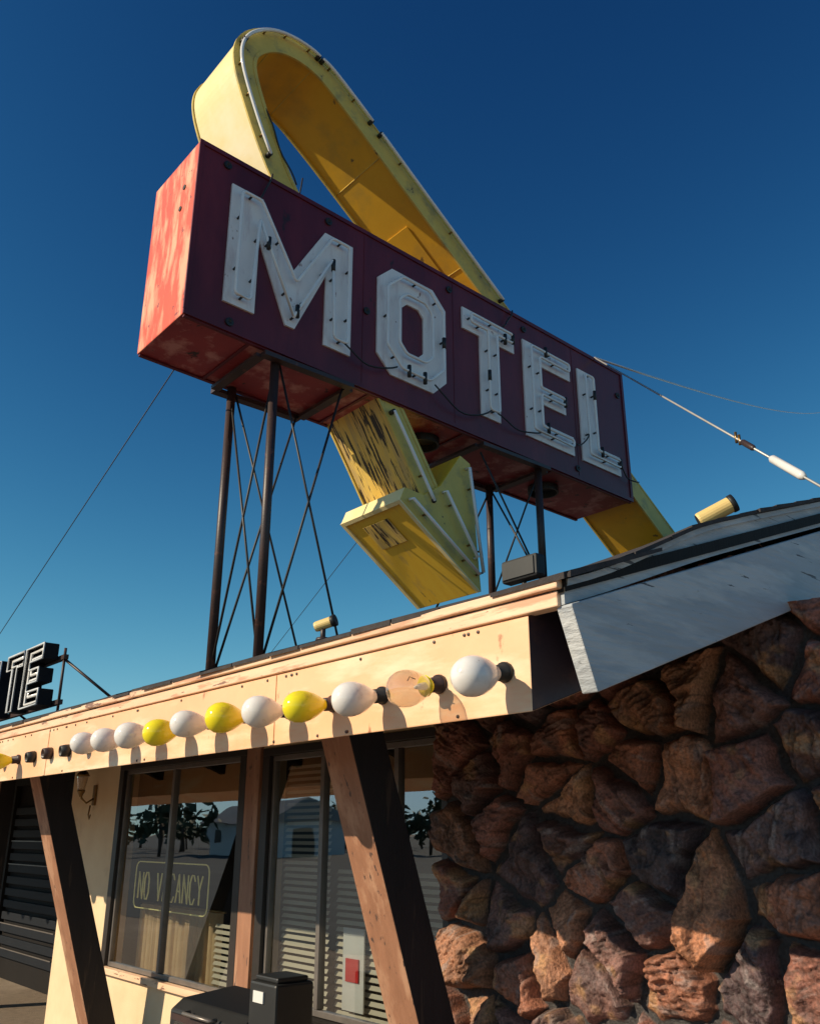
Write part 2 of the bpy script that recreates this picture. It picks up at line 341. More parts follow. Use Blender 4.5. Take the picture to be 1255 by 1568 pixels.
tubes("hanger",[[(-7.4,3.44,1.48),(-7.4,3.44,2.2)],[(-6.5,3.44,1.48),(-6.5,3.44,2.2)]],.002,black,NV)

# ------------------------------------------------------------------ stone wall
seeds=[(-3.17,1.93),(-2.97,2.07),(-2.72,2.11),(-2.43,2.09),(-3.07,1.73),(-3.29,1.6),(-3.23,1.35),(-2.75,1.94),(-2.63,1.81),(-2.38,1.82),(-2.09,1.91),(-1.78,2.18),(-1.77,1.92),(-1.56,2.0),(-1.47,2.29),(-1.64,2.38),(-1.99,2.26),(-1.69,1.67),(-1.65,1.46),(-2.91,1.58),(-3.05,1.3),(-2.51,1.56),(-2.67,1.69),(-2.22,1.6),(-1.98,1.42),(-2.32,1.37),(-2.71,1.28),(-2.58,1.12),(-2.47,1.25),(-2.2,1.18),(-1.83,1.22),(-1.64,1.24),(-3.26,1.18),(-2.97,1.12),(-2.82,1.2),(-3.34,1.48),(-1.45,1.75),(-1.45,2.5),(-2.2,2.16),(-3.29,2.08),(-2.29,1.97)]
pts=list(seeds)
for i in range(12):
    for j in range(14):
        p=(-3.4+i*.21+random.uniform(-.06,.06)+(.1 if j%2 else 0),.08+j*.2+random.uniform(-.05,.05))
        if all((p[0]-q[0])**2+(p[1]-q[1])**2>(.2 if q in seeds else .14)**2 for q in pts) and not(-3.4<p[0]<-1.5 and 1.15<p[1]<2.2): pts.append(p)
S=np.array(pts)
x0,x1,z0,z1=-3.458,-1.15,0.0,2.95; st=.0050
nx=int((x1-x0)/st); nz=int((z1-z0)/st)
gx,gz=np.meshgrid(np.linspace(x0,x1,nx),np.linspace(z0,z1,nz))
tab=rng.random((256,256))
def vn(x,y):
    xi=np.floor(x).astype(int);yi=np.floor(y).astype(int);fx=x-xi;fy=y-yi
    fx=fx*fx*(3-2*fx);fy=fy*fy*(3-2*fy)
    g=lambda a,b:tab[a&255,b&255]
    return (g(xi,yi)*(1-fx)+g(xi+1,yi)*fx)*(1-fy)+(g(xi,yi+1)*(1-fx)+g(xi+1,yi+1)*fx)*fy
def fbm(x,y,o=5):
    s=0;a=.5
    for i in range(o): s=s+a*vn(x*2**i+17*i,y*2**i+31*i); a*=.5
    return s
wx=gx+.060*(fbm(gx*5,gz*5,4)-.5)*2; wz=gz+.060*(fbm(gx*5+40,gz*5+9,4)-.5)*2
nS=len(S)
sang=rng.uniform(0,math.pi,nS); sas=rng.uniform(1.0,1.3,nS)
dx_=wx[...,None]-S[:,0]; dz_=wz[...,None]-S[:,1]
du=dx_*np.cos(sang)+dz_*np.sin(sang); dw=-dx_*np.sin(sang)+dz_*np.cos(sang)
d=(du*sas)**2+(dw/np.sqrt(sas))**2
d=d+rng.uniform(-.004,.004,nS); del dx_,dz_,du,dw
idx=np.argpartition(d,2,axis=2)[...,:2]; dd=np.take_along_axis(d,idx,2); oo=np.argsort(dd,axis=2); idx=np.take_along_axis(idx,oo,2); dd=np.take_along_axis(dd,oo,2)
i1=idx[...,0]; i2=idx[...,1]; d1=dd[...,0]; d2=dd[...,1]
sep=np.hypot(S[i1,0]-S[i2,0],S[i1,1]-S[i2,1])
edge=(d2-d1)/(2*sep)
hh=rng.uniform(.060,.11,nS); tx=rng.normal(0,.13,nS); tz=rng.normal(0,.13,nS); ang=rng.uniform(0,math.pi,nS)
hh[24]=.15; tz[24]=-.30; tx[24]=-.10
lx=gx-S[i1,0]; lz=gz-S[i1,1]
ca=np.cos(ang[i1]);sa=np.sin(ang[i1]); u=lx*ca+lz*sa; v=-lx*sa+lz*ca
gap=.013+.007*fbm(gx*8+3,gz*8,2)
e=np.clip((edge-gap)/(.030+.02*fbm(gx*11,gz*11,2)),0,1); prof=(1-(1-e)**2.4)
fac=np.zeros_like(gx)
for q in range(3):
    aa=rng.uniform(0,2*math.pi,nS); g_=rng.uniform(.10,.38,nS); o_=rng.uniform(.02,.07,nS)
    fac=np.minimum(fac, -(lx*np.cos(aa)[i1]+lz*np.sin(aa)[i1]-o_[i1])*g_[i1])
def ridge(x,y,o): return 1-np.abs(2*fbm(x,y,o)-1)
wv=.03*fbm(gx*12,gz*12,3)
r1=ridge(u*5+i1*3.1,(v+wv)*30+i1*1.7,4); r2=ridge(u*14+i1*5.1,(v+wv)*75+i1*2.7,3)
crk=np.clip(.09-np.abs(fbm(u*7+i1*2.1,(v+wv)*16+i1*9.7,4)-.5),0,.09)/.09
ter=fbm(gx*10+i1*2.3,gz*10+i1*5.1,5); stp=np.floor(ter*11)/11
am=rng.uniform(.35,1.3,nS)[i1]
h=prof*(hh[i1]+tx[i1]*lx+tz[i1]*lz+fac+.055*(stp-.5)+.034*(ter-.5)+am*(.030*(r1-.6)+.012*(r2-.6)-.012*crk**2))
h=np.maximum(h,.018*prof)+.008*fbm(gx*55,gz*55,3)+.005*(fbm(gx*190,gz*190,2)-.5)
yy=3.20-h
top=np.where(gx<-1.57, RZ(3.2)-.1, 2.50)
keep=gz<=top
V=np.stack([gx,yy,gz],-1).reshape(-1,3)
ii=np.arange(nx*nz).reshape(nz,nx)
fq=np.stack([ii[:-1,:-1],ii[:-1,1:],ii[1:,1:],ii[1:,:-1]],-1)[keep[1:,1:]].reshape(-1,4)
me=bpy.data.meshes.new("stone_veneer")
me.vertices.add(len(V)); me.vertices.foreach_set("co",V.ravel())
me.loops.add(fq.size); me.loops.foreach_set("vertex_index",fq.ravel().astype(np.int32))
me.polygons.add(len(fq)); me.polygons.foreach_set("loop_start",np.arange(0,fq.size,4,dtype=np.int32)); me.polygons.foreach_set("loop_total",np.full(len(fq),4,dtype=np.int32))
me.update(calc_edges=True)
pal=np.array([(.34,.135,.08),(.26,.105,.075),(.20,.105,.09),(.38,.175,.10),(.23,.115,.095),(.15,.09,.09),(.42,.20,.11),(.29,.115,.08)])
cc=pal[rng.integers(0,len(pal),nS)]*rng.uniform(.65,1.2,(nS,1)); cc[23]=(.07,.05,.055); cc[17]=(.16,.10,.095); cc[24]=(.44,.18,.09)
col=cc[i1]
f=fbm(gx*14+i1*1.3,gz*14,5)[...,None]; col=col*(.35+1.25*f)
patch=np.clip((fbm(gx*7+i1*4,gz*7+2,4)-.53)*8,0,1)[...,None]*.5; col=col*(1-patch)+np.array((.12,.085,.085))*patch
patch=np.clip((fbm(gx*10+i1*2+50,gz*10+2,4)-.57)*9,0,1)[...,None]*.6; col=col*(1-patch)+np.array((.47,.26,.12))*patch
patch=np.clip((fbm(u*9+i1*7,v*30+i1,4)-.60)*10,0,1)[...,None]*.45; col=col*(1-patch)+np.array((.30,.26,.25))*patch
col=col*(1-.6*crk[...,None]**2*(am[...,None]>.5))
mort=np.clip((gap+.004-edge)/.006,0,1)[...,None]; col=col*(1-mort)+np.array((.030,.025,.024))*mort
rgba=np.concatenate([col,np.ones_like(col[...,:1])],-1).reshape(-1,4).astype(np.float32)
at=me.color_attributes.new("Col",'FLOAT_COLOR','POINT'); at.data.foreach_set("color",rgba.ravel())
sm=bpy.data.materials.new("rough_field_stone"); sm.use_nodes=True; nt=sm.node_tree; bs=nt.nodes["Principled BSDF"]; bs.inputs["Roughness"].default_value=.65
a=nt.nodes.new("ShaderNodeAttribute"); a.attribute_name="Col"; tc=nt.nodes.new("ShaderNodeTexCoord")
no=nt.nodes.new("ShaderNodeTexNoise"); no.inputs["Scale"].default_value=90; no.inputs["Detail"].default_value=8; nt.links.new(tc.outputs["Object"],no.inputs["Vector"])
mr=nt.nodes.new("ShaderNodeMapRange"); mr.inputs[1].default_value=.3; mr.inputs[2].default_value=.7; mr.inputs[3].default_value=.55; mr.inputs[4].default_value=1.45; nt.links.new(no.outputs[0],mr.inputs[0])
vm=nt.nodes.new("ShaderNodeVectorMath"); vm.operation='SCALE'; nt.links.new(a.outputs["Color"],vm.inputs[0]); nt.links.new(mr.outputs[0],vm.inputs["Scale"]); nt.links.new(vm.outputs[0],bs.inputs["Base Color"])
bp=nt.nodes.new("ShaderNodeBump"); bp.inputs["Strength"].default_value=.9; bp.inputs["Distance"].default_value=.006; nt.links.new(no.outputs[0],bp.inputs["Height"]); nt.links.new(bp.outputs[0],bs.inputs["Normal"])
me.materials.append(sm)
so=bpy.data.objects.new("stone_veneer",me); coll.objects.link(so)
SW=empty("stone_wall"); so.parent=SW
box("stone_wall_core",-3.455,-1.57,3.205,3.34,0,RZ(3.2)-.1,concrete,SW)
box("stone_wall_core_end",-1.568,-1.15,3.205,3.34,0,2.49,concrete,SW)

# ------------------------------------------------------------------ fascia bulbs
prof=[(.016,.03),(.019,.042),(.025,.055),(.036,.074),(.048,.098),(.056,.124),(.0585,.146),(.055,.170),(.044,.190),(.027,.203),(.010,.209),(.002,.210)]
sock=[(.030,.0),(.030,.012),(.024,.014),(.023,.045),(.019,.046)]
kinds={0:'w',1:'c',2:'w',3:'y',4:'w',5:'y',6:'w',7:'y',8:'w',9:'w',10:'w',11:'e',12:'e',13:'e',14:'e',15:'y',16:'e',17:'w'}
for i in range(0,60):
    k=kinds.get(i,'wye'[i%3]); xb=-1.76-.28*i; zb=2.135-.0+random.uniform(-.004,.004)
    o=(xb,1.866,zb)
    ax=Vector((random.uniform(-.09,.09),-1,random.uniform(-.20,-.05)))
    P=empty("marquee_bulb" if k!='e' else "bulb_socket")
    lathe_obj("socket",sock if k!='e' else [(.034,0),(.034,.02),(.03,.05),(.024,.051),(.022,.02),(.0,.02)],o,ax,steel if i%2 else black,P,n=16)
    if k!='e':
        sc=random.uniform(.93,1.05)
        lathe_obj("glass_envelope",[(r*sc,d_*1.0) for r,d_ in prof],o,ax,{'w':bulb_w,'y':bulb_y,'c':clearg}[k],P,n=28)
        if k=='c':
            a_=Vector(o)+ax.normalized()*.05
            lathe_obj("filament_stem",[(.014,.0),(.010,.04),(.004,.06)],a_,ax,ceramic,P,n=10)
            lathe_obj("bulb_collar",[(.021,.0),(.034,.02)],Vector(o)+ax.normalized()*.046,ax,bulb_y,P,n=16)
            tube("filament",[a_+Vector((-.018,-.07,.01)),a_+Vector((0,-.078,.018)),a_+Vector((.018,-.07,.01))],.0016,brass,P)
# ------------------------------------------------------------------ motel sign
SG=empty("motel_sign")
Y0,Y1,H0,H1=1.90,6.24,2.885,4.165
XF,XB=-4.28,-4.92
def tz_(y): return -.03*(y-Y0)
def sp(x,y,hh_): return (x,y,EYE+hh_+tz_(y))
bx=[sp(XB,Y0,H0),sp(XF,Y0,H0),sp(XF,Y1,H0),sp(XB,Y1,H0),sp(XB,Y0,H1),sp(XF,Y0,H1),sp(XF,Y1,H1),sp(XB,Y1,H1)]
mesh("sign_box",bx,BF,[maroon,red_end,red_bot],SG,fm=[2,0,1,0,1,0],bevel=.008)
def sbox(y0,y1,h0,h1,xa,xb_): 
    return [sp(xa,y0,h0),sp(xb_,y0,h0),sp(xb_,y1,h0),sp(xa,y1,h0),sp(xa,y0,h1),sp(xb_,y0,h1),sp(xb_,y1,h1),sp(xa,y1,h1)]
def sboxes(nm,lst,mat,bevel=0):
    V=[];F=[]
    for b in lst:
        k=len(V); V+=sbox(*b); F+=[tuple(i+k for i in f) for f in BF]
    return mesh(nm,V,F,mat,SG,bevel=bevel)
sboxes("edge_lips",[(Y0-.004,Y1+.004,H1-.028,H1+.004,XF-.003,XF+.010),(Y0-.004,Y1+.004,H0-.004,H0+.028,XF-.003,XF+.010),(Y0-.005,Y0+.025,H0+.03,H1-.03,XF-.003,XF+.010),(Y1-.025,Y1+.005,H0+.03,H1-.03,XF-.003,XF+.010)],maroon)
sboxes("face_panel_seams",[(y,y+.008,H0+.03,H1-.03,XF-.002,XF+.003) for y in (3.22,4.09,5.515)],maroon)
sboxes("underside_ribs",[(y,y+.02,H0-.012,H0-.002,XB+.02,XF-.02) for y in (2.35,3.3,4.2,5.2)]+[(Y0+.01,Y1-.01,H0-.014,H0-.002,XF-.03,XF-.005),(Y0+.01,Y1-.01,H0-.014,H0-.002,XB+.005,XB+.03)],maroon)
b_,t_=3.075,3.955
Lt={}
Lt['M']=[(2.14,b_),(2.14,t_),(2.37,t_),(2.63,b_+.45),(2.87,t_),(3.11,t_),(3.11,b_),(2.89,b_),(2.89,b_+.54),(2.66,b_+.02),(2.59,b_+.02),(2.36,b_+.56),(2.36,b_)]
Lt['T']=[(4.18,t_),(4.76,t_),(4.76,t_-.19),(4.575,t_-.19),(4.575,b_),(4.365,b_),(4.365,t_-.19),(4.18,t_-.19)]
Lt['E']=[(4.87,b_),(4.87,t_),(5.46,t_),(5.46,t_-.18),(5.08,t_-.18),(5.08,t_-.36),(5.38,t_-.36),(5.38,t_-.53),(5.08,t_-.53),(5.08,b_+.17),(5.46,b_+.17),(5.46,b_)]
Lt['L']=[(5.57,b_),(5.57,t_),(5.79,t_),(5.79,b_+.18),(6.09,b_+.18),(6.09,b_)]
stand=[];neon=[];caps=[]
def resamp(loop,dist):
    out=[];n=len(loop)
    for i in range(n):
        a=Vector(loop[i]);b=Vector(loop[(i+1)%n]);l=(b-a).length;k=max(1,int(l/dist))
        for j in range(k): out.append(a.lerp(b,(j+.5)/k))
    return out
def rounded(loop,r=.02):
    out=[];n=len(loop)
    for i in range(n):
        a=Vector(loop[i-1]);b=Vector(loop[i]);c=Vector(loop[(i+1)%n])
        r1=min(r,(a-b).length*.4,(c-b).length*.4)
        p=b+(a-b).normalized()*r1;q=b+(c-b).normalized()*r1
        out+=[tuple(p),tuple((p+q+b*1.2)/3.2),tuple(q)]
    return out
for k,P in Lt.items():
    n=len(P)
    V=[sp(XF-.002,y,h_) for y,h_ in P]+[sp(XF+.014,y,h_) for y,h_ in P]
    A=sum(P[i][0]*P[(i+1)%n][1]-P[(i+1)%n][0]*P[i][1] for i in range(n))
    F=[tuple(range(n,2*n))]+[(i,(i+1)%n,(i+1)%n+n,i+n) for i in range(n)]
    if A<0: F=[f_[::-1] for f_ in F]
    mesh("letter_"+k,V,F,letter_m,SG)
    lp=inset(P,.055); neon.append(([sp(XF+.058,y,h_) for y,h_ in rounded(lp)],True))
    for q in resamp(lp,.30): stand.append([sp(XF+.01,q.x,q.y),sp(XF+.052,q.x,q.y)])
    for q in random.sample(resamp(lp,.1),3): caps.append((q.x,q.y))
def octo(y0,y1,h0,h1,c): return [(y0,h0+c),(y0,h1-c),(y0+c,h1),(y1-c,h1),(y1,h1-c),(y1,h0+c),(y1-c,h0),(y0+c,h0)]
o1=octo(3.34,4.0,b_,t_,.13); o2=octo(3.565,3.775,b_+.24,t_-.24,.05)
V=[sp(XF+.014,*p) for p in o1]+[sp(XF+.014,*p) for p in o2]+[sp(XF-.002,*p) for p in o1]+[sp(XF-.002,*p) for p in o2]
F=[]
for i in range(8):
    j=(i+1)%8; F+=[(i,i+8,j+8,j),(i,j,j+16,i+16),(i+8,i+24,j+24,j+8)]
mesh("letter_O",V,F,letter_m,SG)
lp=octo(3.40,3.94,b_+.06,t_-.06,.14); neon.append(([sp(XF+.058,y,h_) for y,h_ in rounded(lp)],True))
for q in resamp(lp,.3): stand.append([sp(XF+.01,q.x,q.y),sp(XF+.052,q.x,q.y)])
lp=octo(3.51,3.83,b_+.19,t_-.19,.07); neon.append(([sp(XF+.058,y,h_) for y,h_ in rounded(lp)],True))
tubes("letter_neon_tubes",neon,.0115,tubem,SG)
tubes("neon_standoffs",stand,.008,black,SG,n=6)
L_=[]
for (y,h_) in caps+[(3.6,b_+.06),(3.75,b_+.06),(3.94,3.5)]:
    L_.append([sp(XF+.058,y,h_-.045),sp(XF+.058,y,h_+.045)])
tubes("electrode_caps",L_,.015,black,SG)
def cable(a,b,sag=.1,n=10):
    a=Vector(a);b=Vector(b); return [a.lerp(b,i/n)+Vector((.01*math.sin(i),0,-sag*4*(i/n)*(1-i/n))) for i in range(n+1)]
tubes("jumper_cables",[cable(sp(XF+.05,3.0,b_+.07),sp(XF+.05,3.5,b_+.06),.09),cable(sp(XF+.05,3.85,b_+.05),sp(XF+.05,4.45,b_+.06),.13),cable(sp(XF+.05,4.5,b_+.05),sp(XF+.05,5.0,b_+.05),.06),
  cable(sp(XF+.05,5.4,b_+.1),sp(XF+.05,5.65,b_+.3),.08),cable(sp(XF+.05,6.0,b_+.1),sp(XF+.05,6.3,b_-.0),.06),cable(sp(XF+.05,2.32,t_-.05),sp(XF+.03,2.42,H1+.02),.02),
  cable(sp(XF+.05,4.6,t_-.02),sp(XF+.03,4.75,H1+.0),.02)],.0065,black,SG,n=6)
for y,h_ in [(2.1,4.08),(2.9,4.07),(4.9,4.06),(4.05,4.05),(2.2,2.95),(3.25,3.5),(5.5,2.98),(6.15,3.9)]:
    V,F=lathe([(.028,0),(.028,.012),(.016,.013),(.0,.002)],sp(XF,y,h_),(1,0,0),12); mesh("face_hole_ring",V,F,black,SG,smooth=False)
for y in (4.05,5.42):
    V,F=lathe([(.13,0),(.13,.055),(.115,.056),(.105,.01),(.0,.01)],sp(-4.6,y,H0-.002),(0,0,-1),24); mesh("downlight_can",V,F,black,SG)
for y,h_ in ((Y0,3.9),(Y0,3.75)):
    V,F=lathe([(.018,0),(.018,.006),(.0,.007)],sp(-4.45+.2*(h_-3.9),y,h_),(0,-1,0),10); mesh("end_bolt",V,F,black,SG)
zt=EYE+H0-.01
def leg(x,y): return [(x,y,RZ(y)-.08),(x,y,zt+tz_(y))]
tubes("tower_legs",[leg(-4.88,2.57),leg(-4.33,2.57),leg(-4.88,5.05),leg(-4.33,5.05)],.030,steel,SG,n=10)
fr=[]
for ya,yb in ((2.45,3.14),(4.36,5.12)):
    for xx in (-4.92,-4.28): fr.append((xx-.03,xx+.03,ya,yb,zt-.055+tz_(ya),zt-.005+tz_(yb)))
    for yy_ in (ya,yb): fr.append((-4.89,-4.31,yy_-.03,yy_+.03,zt-.053+tz_(ya),zt-.008+tz_(yb)))
boxes("tower_head_frames",fr,steel,SG)
R=[]
for xx,yb in ((-4.88,3.2),(-4.33,3.13)):
    R.append([(xx,2.6,zt-.05),(xx,yb,RZ(yb)-.03)]); R.append([(xx,3.1,zt-.05),(xx,2.6,RZ(2.6))])
R+= [[(-4.88,2.57,zt-.1),(-4.33,2.57,RZ(2.57))],[(-4.33,2.57,zt-.1),(-4.88,2.57,RZ(2.57))]]
R+= [[(-4.88,5.05,zt-.1),(-4.33,5.05,RZ(5.05))],[(-4.33,5.05,zt-.15),(-4.88,5.05,RZ(5.05))],[(-4.88,5.05,zt-.15),(-4.88,4.4,RZ(4.4))],[(-4.33,4.4,zt-.15),(-4.33,5.05,RZ(5.05))]]
tubes("tower_cross_rods",R,.008,rod,SG,n=6)
# ribbon arrow
ctrl=[(3.86,2.10),(3.4,2.82),(2.92,3.5),(2.45,4.18),(2.2,4.68),(2.09,5.04),(2.17,5.29),(2.42,5.47),(2.76,5.48),(3.11,5.29),(3.9,4.72),(4.79,4.08),(6.0,3.24),(7.7,2.02)]
outer=catmull(ctrl,8)
nP=len(outer)
def nrm(i):
    a=Vector(outer[max(i-1,0)]);b=Vector(outer[min(i+1,nP-1)]);t=(b-a).normalized(); return Vector((t.y,-t.x))
TH=.15
inner=[tuple(Vector(outer[i])+nrm(i)*TH) for i in range(nP)]
XA,XBB=-4.30,-4.90
V=[];F=[];FM=[]
for i in range(nP):
    (a,b),(c,d_)=outer[i],inner[i]
    V+=[(XA,a,EYE+b),(XBB,a,EYE+b),(XBB,c,EYE+d_),(XA,c,EYE+d_)]
for i in range(nP-1):
    k=4*i
    q=[(k,k+1,k+5,k+4),(k+1,k+2,k+6,k+5),(k+2,k+3,k+7,k+6),(k+3,k,k+4,k+7)]
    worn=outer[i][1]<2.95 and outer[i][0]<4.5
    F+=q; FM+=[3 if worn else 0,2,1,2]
F+= [(0,3,2,1),(4*nP-4,4*nP-3,4*nP-2,4*nP-1)]; FM+=[1,1]
AR=empty("neon_arrow")
o=mesh("arrow_ribbon",V,F,[y_out,y_in,y_side,y_worn],AR,fm=FM)
bm_=o.modifiers.new("bevel",'BEVEL'); bm_.width=.006; bm_.segments=1; bm_.limit_method='ANGLE'; bm_.angle_limit=math.radians(50)
V=[];F=[]
def strip(xa,xb_,off0,off1,i0=0,i1=None):
    i1=nP if i1 is None else i1
    k0=len(V)
    for i in range(i0,i1):
        n_=nrm(i); p=Vector(outer[i])+n_*off0; q=Vector(outer[i])+n_*off1
        V.extend([(xa,p.x,EYE+p.y),(xb_,p.x,EYE+p.y),(xb_,q.x,EYE+q.y),(xa,q.x,EYE+q.y)])
    for j in range(i1-i0-1):
        k=k0+4*j; F.extend([(k,k+1,k+5,k+4),(k+1,k+2,k+6,k+5),(k+2,k+3,k+7,k+6),(k+3,k,k+4,k+7)])
    F.append((k0,k0+1,k0+2,k0+3)); F.append((k0+4*(i1-i0-1),)+tuple(k0+4*(i1-i0-1)+m for m in (3,2,1)))
strip(XA-.012,XA+.004,TH-.004,TH+.022); strip(XBB-.004,XBB+.012,TH-.004,TH+.022)
strip(XA-.012,XA+.004,-.012,.004); strip(XBB-.004,XBB+.012,-.012,.004)
mesh("ribbon_flanges",V,F,y_side,AR)
L_=[]
for i in (52,64,76,84,98):
    n_=nrm(i); p=Vector(outer[i])+n_*(TH+.001); L_.append([(XA-.02,p.x,EYE+p.y),(XBB+.02,p.x,EYE+p.y)])
tubes("panel_seams",L_,.0035,y_side,AR,n=6)
n_=nrm(82)
hp0=Vector(outer[80])+n_*(TH+.002); hp1=Vector(outer[84])+n_*(TH+.002)
V=[(x,p.x+n_.x*o_,EYE+p.y+n_.y*o_) for o_ in (0,.006) for (x,p) in ((-4.75,hp0),(-4.75,hp1),(-4.5,hp1),(-4.5,hp0))]
mesh("ribbon_hatch",V,BF,y_in,AR,bevel=.002)
TIP=(4.31,1.60)
hd=[(3.56,2.12),(3.60,2.215),(3.77,2.20),(3.93,2.31),(4.13,2.60),(4.23,2.56),TIP]
hdz=[(y,EYE+z) for y,z in hd]
prism_x("arrow_head",hdz,-4.94,-4.27,[y_side,y_out,y_head],AR,fm=[0,0,1,1,2,2,2,0,2],bevel=.006)
dl=Vector((TIP[0]-3.56,TIP[1]-2.12)).normalized(); nl=Vector((dl.y,-dl.x))
def hp(t,o_,x): p=Vector((3.56,2.12))+dl*t+nl*o_; return (x,p.x,EYE+p.y)
V=[];F=[]
for (ta,tb,xa,xb_) in ((.0,.90,-4.30,-4.27),(.0,.90,-4.94,-4.91),(.0,.03,-4.905,-4.305)):
    k=len(V)
    for x in (xa,xb_):
        V+=[hp(ta,.001,x),hp(tb,.001,x),hp(tb,.014,x),hp(ta,.014,x)]
    F+=[tuple(i+k for i in f_) for f_ in BF]
mesh("head_flanges",V,F,y_out,AR)
V=[hp(.1,.004,-4.78),hp(.32,.004,-4.78),hp(.32,.004,-4.5),hp(.1,.004,-4.5),hp(.1,.008,-4.78),hp(.32,.008,-4.78),hp(.32,.008,-4.5),hp(.1,.008,-4.5)]
mesh("access_panel",V,BF,y_worn,AR,bevel=.002)
neon=[];caps=[];stand=[]
mid=lambda i,x,off:(x,(Vector(outer[i])+nrm(i)*off).x,EYE+(Vector(outer[i])+nrm(i)*off).y)
def seg(i0,i1,x,sgn,off=.06):
    pts_=[mid(i,x,off) for i in range(i0,i1+1)]
    a=Vector(pts_[0]);b=Vector(pts_[-1])
    pts_=[(a.x-sgn*.045,a.y,a.z)]+pts_+[(b.x-sgn*.045,b.y,b.z)]
    neon.append(pts_); caps.append([pts_[0],pts_[1]]); caps.append([pts_[-1],pts_[-2]])
    for i in range(i0+2,i1,5): p=mid(i,x,off); stand.append([p,(p[0]-sgn*.05,p[1],p[2])])
for (i0,i1) in ((26,44),(45,64),(65,74),(75,87),(101,104)):
    seg(i0,i1,XA+.045,1,.03); seg(i0,i1,XBB-.045,-1)
seg(1,7,XA+.045,1,.04)
def hseg(pts_,x,sgn):
    P=[(x,y,EYE+z) for y,z in pts_]; neon.append([(x-sgn*.04,P[0][1],P[0][2])]+P+[(x-sgn*.04,P[-1][1],P[-1][2])])
    for p,q in zip(P[:-1],P[1:]):
        for f_ in (.2,.8):
            r_=Vector(p).lerp(Vector(q),f_); stand.append([r_,(x-sgn*.045,r_.y,r_.z)])
for x,s_ in ((-4.225,1),(-4.985,-1)):
    hseg([(3.64,2.13),(4.25,1.71),(4.29,1.73),(4.18,2.50)],x,s_)
    hseg([(3.95,2.26),(4.24,1.83)],x,s_)
tubes("arrow_neon_tubes",neon,.0125,tubem,AR)
tubes("arrow_neon_caps",caps,.018,black,AR)
tubes("arrow_standoffs",stand,.008,brass,AR,n=6)
tubes("arrow_cables",[cable((XA+.03,2.62,EYE+4.2),(XA+.0,2.35,EYE+4.75),.03),cable((XBB,2.9,EYE+4.3),(XBB+.02,3.05,EYE+4.9),.12),cable((XBB+.1,2.75,EYE+4.2),(XBB,3.2,EYE+4.75),.15)],.006,black,AR,n=6)

# ------------------------------------------------------------------ guy wires
GW=empty("guy_wire")
A=Vector((-4.28,5.86,5.76)); Bp=Vector((-1.8,4.25,3.34)); E_=A+(Bp-A)*1.1
tube("cable",[A,E_],.007,wire_m,GW,n=6)
dv=(E_-A)
def on(t): return A+dv*t
tube("insulator_tube",[on(.785),on(.792),on(.865),on(.872)],[.012,.024,.024,.014],ceramic,GW,n=12)
tube("turnbuckle",[on(.70),on(.705),on(.735),on(.74)],[.008,.018,.018,.008],steel,GW,n=8)
tubes("clamps",[[on(.683)+Vector((0,0,-.03)),on(.683)+Vector((0,0,.04))],[on(.694)+Vector((0,0,-.03)),on(.694)+Vector((0,0,.035))],[on(.93)+Vector((0,0,-.015)),on(.93)+Vector((0,0,.015))]],.009,brass,GW,n=6)
box("roof_anchor",E_.x-.04,E_.x+.04,E_.y-.05,E_.y+.05,E_.z-.04,E_.z+.01,steel,GW)
G2=empty("guy_wire"); tube("cable",[(-4.9,2.17,EYE+2.9),(-15.1,3.3,EYE+1.12)],.004,rod,G2,n=6)
G3=empty("guy_wire"); tube("cable",[(-4.9,4.3,EYE+2.82),(-8.6,5.2,RZ(5.2)-.01)],.003,rod,G3,n=6)
UP=empty("utility_pole")
C=A+(Vector((-12,29.5,16.2))-A)*1.45
tube("service_wire",[A.lerp(C,i/20)+Vector((0,0,-.5*4*(i/20)*(1-i/20))) for i in range(21)],.010,wire_m,UP,n=6)
tube("pole",[(C.x,C.y,0),(C.x,C.y,C.z+.6)],[.2,.13],bark,UP,n=12)
box("crossarm",C.x-.3,C.x+1.8,C.y-.06,C.y+.06,C.z-.1,C.z+.05,bark,UP)

# ------------------------------------------------------------------ roof items
def spot(nm,p,ax,r,l,mat):
    e_=empty(nm); ax=Vector(ax).normalized(); p=Vector(p)
    V,F=lathe([(r*.9,0),(r,.01),(r,l),(r*.86,l+.001),(r*.82,l-.05),(0,l-.05)],p,ax,20); ob=mesh("housing",V,F,[mat,black],e_,smooth=False)
    for pl in ob.data.polygons:
        c_=pl.center
        if (c_-p).dot(ax)<l+.0005 and (c_-p-ax*((c_-p).dot(ax))).length<r*.84: pl.material_index=1
    lathe_obj("rim",[(r*1.03,l-.02),(r*1.12,l-.015),(r*1.12,l+.004),(r*.95,l+.004)],p,ax,black,e_)
    q=p+ax*l*.4; tube("stem",[q,(q.x,q.y,RZ(q.y)-.01)],.012,steel,e_)
    lathe_obj("base",[(.035,0),(.03,.015),(.01,.02)],(q.x,q.y,RZ(q.y)+.002),(0,0,1),steel,e_)
spot("roof_spotlight",(-2.05,3.49,EYE+1.345),(.75,.5,.42),.038,.18,tan_pipe)
spot("roof_spotlight",(-3.30,2.25,EYE+.885),(.75,.5,.25),.024,.10,tan_pipe)
FL=empty("roof_floodlight")
box("lamp_head",-3.72,-3.42,3.93,4.02,EYE+1.47,EYE+1.62,black,FL,bevel=.02)
box("lamp_lens",-3.70,-3.44,3.922,3.929,EYE+1.49,EYE+1.60,black,FL)
tube("lamp_bracket",[(-3.57,3.98,RZ(3.98)),(-3.57,3.98,EYE+1.5)],.015,black,FL)

